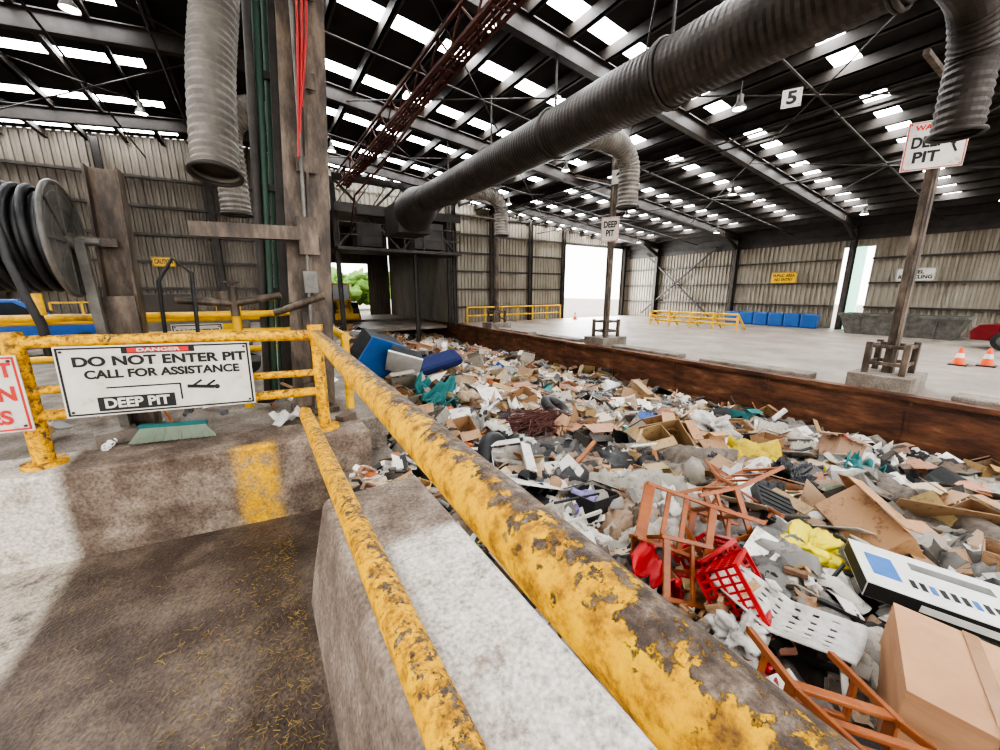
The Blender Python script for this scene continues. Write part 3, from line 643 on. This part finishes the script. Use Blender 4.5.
b=MB();b.bar((-1.10,4.93,.68),(-.56,4.83,.66),.06,.05,0)
for i in range(260):
    t=random.random();p=V((-1.09,4.9,.67)).lerp(V((-.57,4.80,.65)),t);k=(t-.5)*.16;b.bar(p,p+V((k+random.uniform(-.015,.015),-.13+random.uniform(-.03,.02),-.095)),.006,.006,1)
b.tube([(-.84,4.9,.69),(-1.25,6.0,1.1)],.014,8,2);b.build('broom',['teal','bristle','wood'])
b=MB();b.box((-.9,8.6,1.25),(1.6,.9,.6),mat=0);b.box((-1.2,8.5,1.75),(.7,.6,.4),mat=1);b.tube([(-.4,8.4,1.55),(-.4,8.4,2.0)],.16,16,2);b.box((-.9,8.6,.8),(1.8,1,.1),mat=0)
for dx in(-.7,.7):
    for dy in(-.35,.35): b.tube([(-.9+dx,8.6+dy-.05,.72),(-.9+dx,8.6+dy+.05,.72)],.19,16,3)
b.tube([(-1.6,8.5,1.4),(-1.9,8.2,1.9),(-1.5,8,2.1)],.04,8,3);b.box((-.5,8.1,1.3),(.3,.05,.3),mat=4)
b.build('pump_unit',['steel_grey','steel_dark','steel_brown','black','yellowfar'])
b=MB()
b.tube([(-.9,5.6,.9),(-.85,5.6,2.1),(-.7,5.6,2.35),(-.55,5.6,2.2),(-.6,5.6,1.2),(-.3,5.6,1.0)],.02,8,0)
b.tube([(-.75,5.7,1.9),(-.2,5.7,1.85),(.3,5.6,1.95)],.045,10,1);b.tube([(-.2,5.7,1.7),(-.2,5.7,2.05)],.05,10,1);b.ring((-.2,5.7,2.1),(0,0,1),.07,.012,16,6,2)
b.tube([(.2,5.2,1.75),(.7,4.85,1.95)],.04,10,1);b.build('valve_manifold',['black','steel_brown','steel_brown'])
b=MB()
for k in range(4):
    b.b2((-3.9,15.0,.55+k*.16),(-2.7,16.0,.58+k*.16))
    for y in(15.05,15.5,15.95): b.b2((-3.9,y-.05,.58+k*.16),(-2.7,y+.05,.69+k*.16))
b.build('pallet_stack',['wood'])
b=MB();b.box((1.3,21.4,1.6),(1.2,.5,2.0),mat=0);b.box((1.3,21.14,1.6),(1.1,.02,1.9),mat=1);b.box((.9,21.12,1.7),(.05,.03,.2),mat=0);b.build('electrical_cabinet',['steel_dark','steel_grey'])
b=MB()
for x in np.linspace(-6,2.6,12): b.bar((x,19.8,.53),(x,19.8,1.6),.06,.06)
for z in(1.05,1.6): b.bar((-6,19.8,z),(2.6,19.8,z),.06,.06)
b.build('yellow_guard_fence',['yellowfar'])
b=MB();T=TM((5.4,30.0,0.0),(0,0,math.radians(-95)),.9)
b.box((-.6,0,1.15),(2.6,1.3,.8),mat=0,T=T);b.box((-.2,0,2.1),(1.2,1.2,1.2),mat=1,T=T);b.box((-.2,0,2.75),(1.35,1.35,.12),mat=0,T=T)
for sy in(-.62,.62):
    for sx in(-.8,.4): b.bar((sx,sy,1.5),(sx,sy,2.75),.08,.08,0,T=T)
for dx in(-1.2,1.1):
    for dy in(-.85,.85): b.tube([V((dx,dy-.22,.68)),V((dx,dy+.22,.68))],.68,20,2,T=T);b.tube([V((dx,dy-.24,.68)),V((dx,dy+.24,.68))],.3,14,0,T=T)
for dy in(-.5,.5): b.bar((.5,dy,1.4),(2.0,dy,.7),.15,.25,mat=0,T=T)
b.add([(1.8,-1.1,.1),(1.8,1.1,.1),(1.7,1.1,.9),(1.7,-1.1,.9),(2.6,-1.1,.05),(2.6,1.1,.05)],[(0,1,2,3),(0,4,5,1),(0,3,4),(1,5,2)],0,T=T)
b.build('wheel_loader',['machine','glassdark','black'])
f=MB();f.b2((-60,22.3,-.3),(80,110,-.13));f.b2((27.5,-40,-.3),(80,22.2,-.13));f.b2((-60,-60,-.6),(27.4,-9,-.42));f.b2((-60,-9,-.6),(-16,22.2,-.42));f.build('outdoor_ground',['farfloor'])
for (x,y,s_) in((5.5,44,2.5),(9,46,3),(2.,45,2.6),(12.5,47,2.5)):
    b=MB();b.tube([(x,y,-.2),(x,y,1.5),(x+.2,y,2.4)],[.25,.2,.12],8,1)
    for k in range(14): b.blob((x+random.gauss(0,1)*s_*.4,y+random.gauss(0,1)*s_*.4,2.2+random.uniform(-1.2,1.4)),(s_*.4,s_*.4,s_*.3),k,.5,0,nu=12,nv=8,fr=4)
    b.build('tree',['leaf','wood'])
# ------------------------------------------------------------------ hero rubbish
def chair(T):
    b=MB();w,d_,h=.44,.42,.45
    for sx in(-1,1):
        b.bar((sx*w/2,-d_/2,0),(sx*w/2,-d_/2,h),.035,.035);b.bar((sx*w/2,d_/2,0),(sx*w/2,d_/2+.0,h),.035,.035);b.bar((sx*w/2,d_/2,h),(sx*w/2,d_/2+.1,.98),.035,.03)
        b.bar((sx*w/2,-d_/2,h-.05),(sx*w/2,d_/2,h-.05),.022,.06);b.bar((sx*w/2,-d_/2,.18),(sx*w/2,d_/2,.18),.025,.03)
    for y in(-1,1): b.bar((-w/2,y*d_/2,h-.05),(w/2,y*d_/2,h-.05),.022,.06)
    b.bar((-w/2,0,.18),(w/2,0,.18),.025,.03)
    for z,t in((.95,.09),(.78,.04),(.63,.04)): b.bar((-w/2,d_/2+.1*(z-.45)/.53,z),(w/2,d_/2+.1*(z-.45)/.53,z),.022,t)
    b.build('wooden_chair',['wood'],bevel=.005,T=T)
chair(TM((2.95,1.85,-.14),(2.5,.3,.5),1.1));chair(TM((3.65,1.45,-.10),(1.9,-.5,2.2),1.05));chair(TM((2.75,1.4,-.25),(-1.2,.6,1.3),1.0));chair(TM((3.30,1.25,-.15),(1.2,.9,3.6),1.0));chair(TM((3.25,1.75,-.10),(1.5,.5,1.2),1.0))
chair(TM((2.30,.62,-.16),(1.35,.2,-.75),1.0));chair(TM((2.0,.35,-.28),(-1.3,.2,1.2),1.0))
def crate(T,mat='red'):
    b=MB();a,d_,h=.5,.36,.28
    for z in np.linspace(0,h,5):
        for y in(-1,1): b.bar((-a/2,y*d_/2,z),(a/2,y*d_/2,z),.012,.02)
        for x in(-1,1): b.bar((x*a/2,-d_/2,z),(x*a/2,d_/2,z),.012,.02)
    for x in np.linspace(-a/2,a/2,10):
        b.bar((x,-d_/2,0),(x,-d_/2,h),.014,.012);b.bar((x,d_/2,0),(x,d_/2,h),.014,.012);b.bar((x,-d_/2,0),(x,d_/2,0),.014,.012)
    for y in np.linspace(-d_/2,d_/2,8):
        b.bar((-a/2,y,0),(-a/2,y,h),.014,.012);b.bar((a/2,y,0),(a/2,y,h),.014,.012);b.bar((-a/2,y,0),(a/2,y,0),.014,.012)
    for y in(-1,1): b.bar((-a/2-.01,y*d_/2,h),(a/2+.01,y*d_/2,h),.03,.03)
    for x in(-1,1): b.bar((x*a/2,-d_/2,h),(x*a/2,d_/2,h),.03,.03)
    b.build('plastic_crate',[mat],T=T)
crate(TM((2.72,1.20,-.24),(.9,.3,.3),1.0));crate(TM((3.0,1.30,-.30),(-.5,.5,1.0),.9))
b=MB();b.sheet((2.55,1.55,-.16),(.5,.45),(.5,.2,.4),3,.2,n=14);b.build('red_cloth',['red'],solid=.01)
b=MB();vs=[];nu,nv=22,26
for i in range(nu+1):
    for j in range(nv+1):
        u=i/nu-.5;v=j/nv
        if v<.5: y=v*.9;z=.02*math.cos(v*6)+.25*u*u
        else: t=(v-.5)/.5;y=.45+.30*t+.05*math.sin(t*1.6);z=.20*t+.25*u*u*(1-t)
        vs.append((u*.5*(1-.2*abs(v-.4)),y,z))
fs=[]
for i in range(nu):
    for j in range(nv):
        if i%3==1 and j%3==1 and 2<i<nu-2 and 2<j<nv-2: continue
        fs.append((i*(nv+1)+j,(i+1)*(nv+1)+j,(i+1)*(nv+1)+j+1,i*(nv+1)+j+1))
b.add(vs,fs,0,smooth=True)
for sx in(-1,1):
    b.tube([(sx*.22,.05,0),(sx*.25,.0,-.32)],.018,8);b.tube([(sx*.22,.42,0),(sx*.25,.48,-.32)],.018,8)
b.build('white_plastic_chair',['greyw'],T=TM((2.82,.40,-.14),(-.12,.12,.1),.98),solid=.012)
b=MB();b.box((0,0,0),(.8,.6,.46),mat=0);b.box((0,0,.2325),(.805,.004,.004),mat=2);b.box((0,0,.234),(.815,.06,.003),mat=1);b.box((-.4035,0,.15),(.003,.06,.16),mat=1);b.box((.4035,0,.15),(.003,.06,.16),mat=1)
b.box((.1,-.302,.02),(.16,.003,.12),mat=3)
for i in range(6): b.box((.04+.022*i,-.304,.03),(.008,.003,.06),mat=2)
b.box((-.403,-.15,.1),(.003,.2,.012),mat=2);b.box((-.403,-.15,.07),(.003,.14,.012),mat=2);b.box((-.403,.15,-.05),(.003,.12,.10),mat=3)
b.build('cardboard_box',['cardboard','tape','txt','white'],bevel=.008,T=TM((2.92,-.02,-.2),(.06,.10,.25),1.08))
b=MB();b.box((0,0,0),(.7,.5,.3),mat=0);b.box((0,0,.152),(.71,.05,.003),mat=1);b.build('cardboard_box',['cardboard','tape'],bevel=.008,T=TM((5.3,.55,-.5),(.1,-.2,.9),.8))
b=MB();b.box((0,0,0),(1.05,.62,.14),mat=0);b.box((0,-.312,0),(1.04,.004,.13),mat=1);b.box((.1,-.316,.0),(.6,.004,.06),mat=0);b.box((-.36,0,.072),(.18,.3,.004),mat=2);b.box((.1,.15,.072),(.5,.10,.004),mat=4)
for i in range(11): b.box((-.2+i*.06,-.12,.073),(.035,.10,.004),mat=[1,1,2,1][i%4])
b.box((-.525,0,0),(.004,.6,.12),mat=1)
b.build('printed_appliance_box',['plasticw','txt','cobalt','red','steel_grey'],bevel=.006,T=TM((4.0,.28,-.17),(.02,.10,-1.1),.9))
def bag(name,loc,size,mat,seed,amp=.22,rot=(0,0,0)):
    b=MB();b.blob((0,0,0),size,seed,amp*2.6,0,nu=60,nv=40,fr=1.8,o=2)
    return b.build(name,[mat],T=TM(loc,rot))
bag('yellow_plastic_bag',(3.9,1.0,-.24),(.27,.22,.12),'yellowbag',3,.3);bag('purple_plastic_bag',(2.85,2.75,-.30),(.22,.17,.12),'purple',5,.3);bag('purple_plastic_bag',(3.0,2.45,-.34),(.16,.2,.10),'purple',9,.3)
bag('black_rubbish_bag',(5.6,1.85,-.45),(.34,.28,.22),'blackbag',2,.35);bag('black_rubbish_bag',(5.0,2.5,-.42),(.32,.26,.2),'blackbag',12,.35);bag('clear_plastic_wrap',(2.45,.9,-.2),(.2,.14,.12),'greyw',15,.4);bag('black_rubbish_bag',(2.5,3.3,-.35),(.22,.3,.16),'blackbag',17,.35)
bag('grey_carpet_heap',(4.7,2.75,-.38),(.8,.45,.22),'carpet',4,.2,(0,0,-.5));bag('white_rubbish_bag',(7.3,3.7,-.62),(.48,.38,.26),'greyw',21,.3)
bag('brown_carpet_heap',(6.4,.9,-.6),(.7,.35,.2),'carpet',31,.25,(0,0,.3));bag('grey_carpet_heap',(5.4,3.6,-.5),(.6,.3,.16),'carpet',44,.25,(0,0,.9))
b=MB();b.sheet((3.15,7.2,-.1),(1.0,.7),(.5,.3,.4),4,.45,n=24);b.build('teal_cloth',['teal'],solid=.02)
b=MB();b.sheet((7.6,1.6,-.66),(.9,.35),(.2,.1,.4),14,.3,n=20);b.build('teal_cloth',['teal'],solid=.02)
b=MB();b.box((0,0,0),(1.7,.6,.28));b.build('navy_mattress',['navy'],bevel=.12,T=TM((4.1,9.9,.0),(.5,-.15,.15)))
b=MB();b.box((0,0,0),(1.0,.06,1.2),mat=0);b.box((0,.25,-.02),(.98,.44,1.16),mat=1);b.build('blue_cabinet',['cobalt','black'],bevel=.01,T=TM((2.3,9.0,.35),(.5,.35,.4)))
b=MB();b.box((0,0,0),(.8,.05,.8),mat=0);b.box((0,.12,0),(.7,.2,.7),mat=1);b.build('white_panel',['plasticw','black'],bevel=.01,T=TM((2.8,8.6,.32),(.8,.3,-.4)))
b=MB();b.ring((0,0,0),(0,0,1),.24,.1,32,12,0);b.build('tyre',['black'],T=TM((2.55,4.1,-.20),(1.1,.4,.3)))
b=MB();b.ring((0,0,0),(0,0,1),.24,.1,32,12,0);b.build('tyre',['black'],T=TM((4.9,5.6,-.30),(.5,.2,.3)))
b=MB();b.box((0,0,0),(.6,.4,.18),mat=0)
for x in np.linspace(-.25,.25,7): b.box((x,0,.095),(.02,.36,.012),mat=0)
b.tube([(-.1,-.2,0),(-.1,-.26,0),(.1,-.26,0),(.1,-.2,0)],.015,8);b.build('black_suitcase',['black'],bevel=.03,T=TM((4.25,1.45,-.22),(.4,-.2,.6),.9))
b=MB()
for i in range(190):
    a=random.gauss(.2,.45);l=random.uniform(.3,.75);c=V((3.9+random.gauss(0,.2),4.8+random.gauss(0,.2),-.26+random.uniform(0,.14)));d_=V((math.cos(a),math.sin(a),random.gauss(0,.10)))*l
    b.tube([c-d_,c+V((0,0,.04)),c+d_],[.006,.008,.003],5)
b.build('branch_bundle',['twig'])
b=MB();b.tube([(5.6,-.2,-.45),(6.8,.8,-.6)],.18,20,0);b.build('carpet_roll',['carpet'])
# ------------------------------------------------------------------ lighting
W=bpy.data.worlds.new('world');SC.world=W;W.use_nodes=True
bg=W.node_tree.nodes['Background'];bg.inputs[0].default_value=(1,.985,.96,1);bg.inputs[1].default_value=1.8
def area(name,loc,rot,sx,sy,e,col=(1,1,1)):
    l=bpy.data.lights.new(name,'AREA');l.shape='RECTANGLE';l.size=sx;l.size_y=sy;l.energy=e;l.color=col
    o=bpy.data.objects.new(name,l);SC.collection.objects.link(o);o.location=loc;o.rotation_euler=rot;return o
area('door_daylight',(22.6,21.7,2.6),(math.radians(-90),0,0),6,5,500,(.95,.98,1))
SC.view_settings.view_transform='AgX'
try: SC.view_settings.look='AgX - High Contrast'
except Exception as e: print(e)
SC.view_settings.exposure=1.25
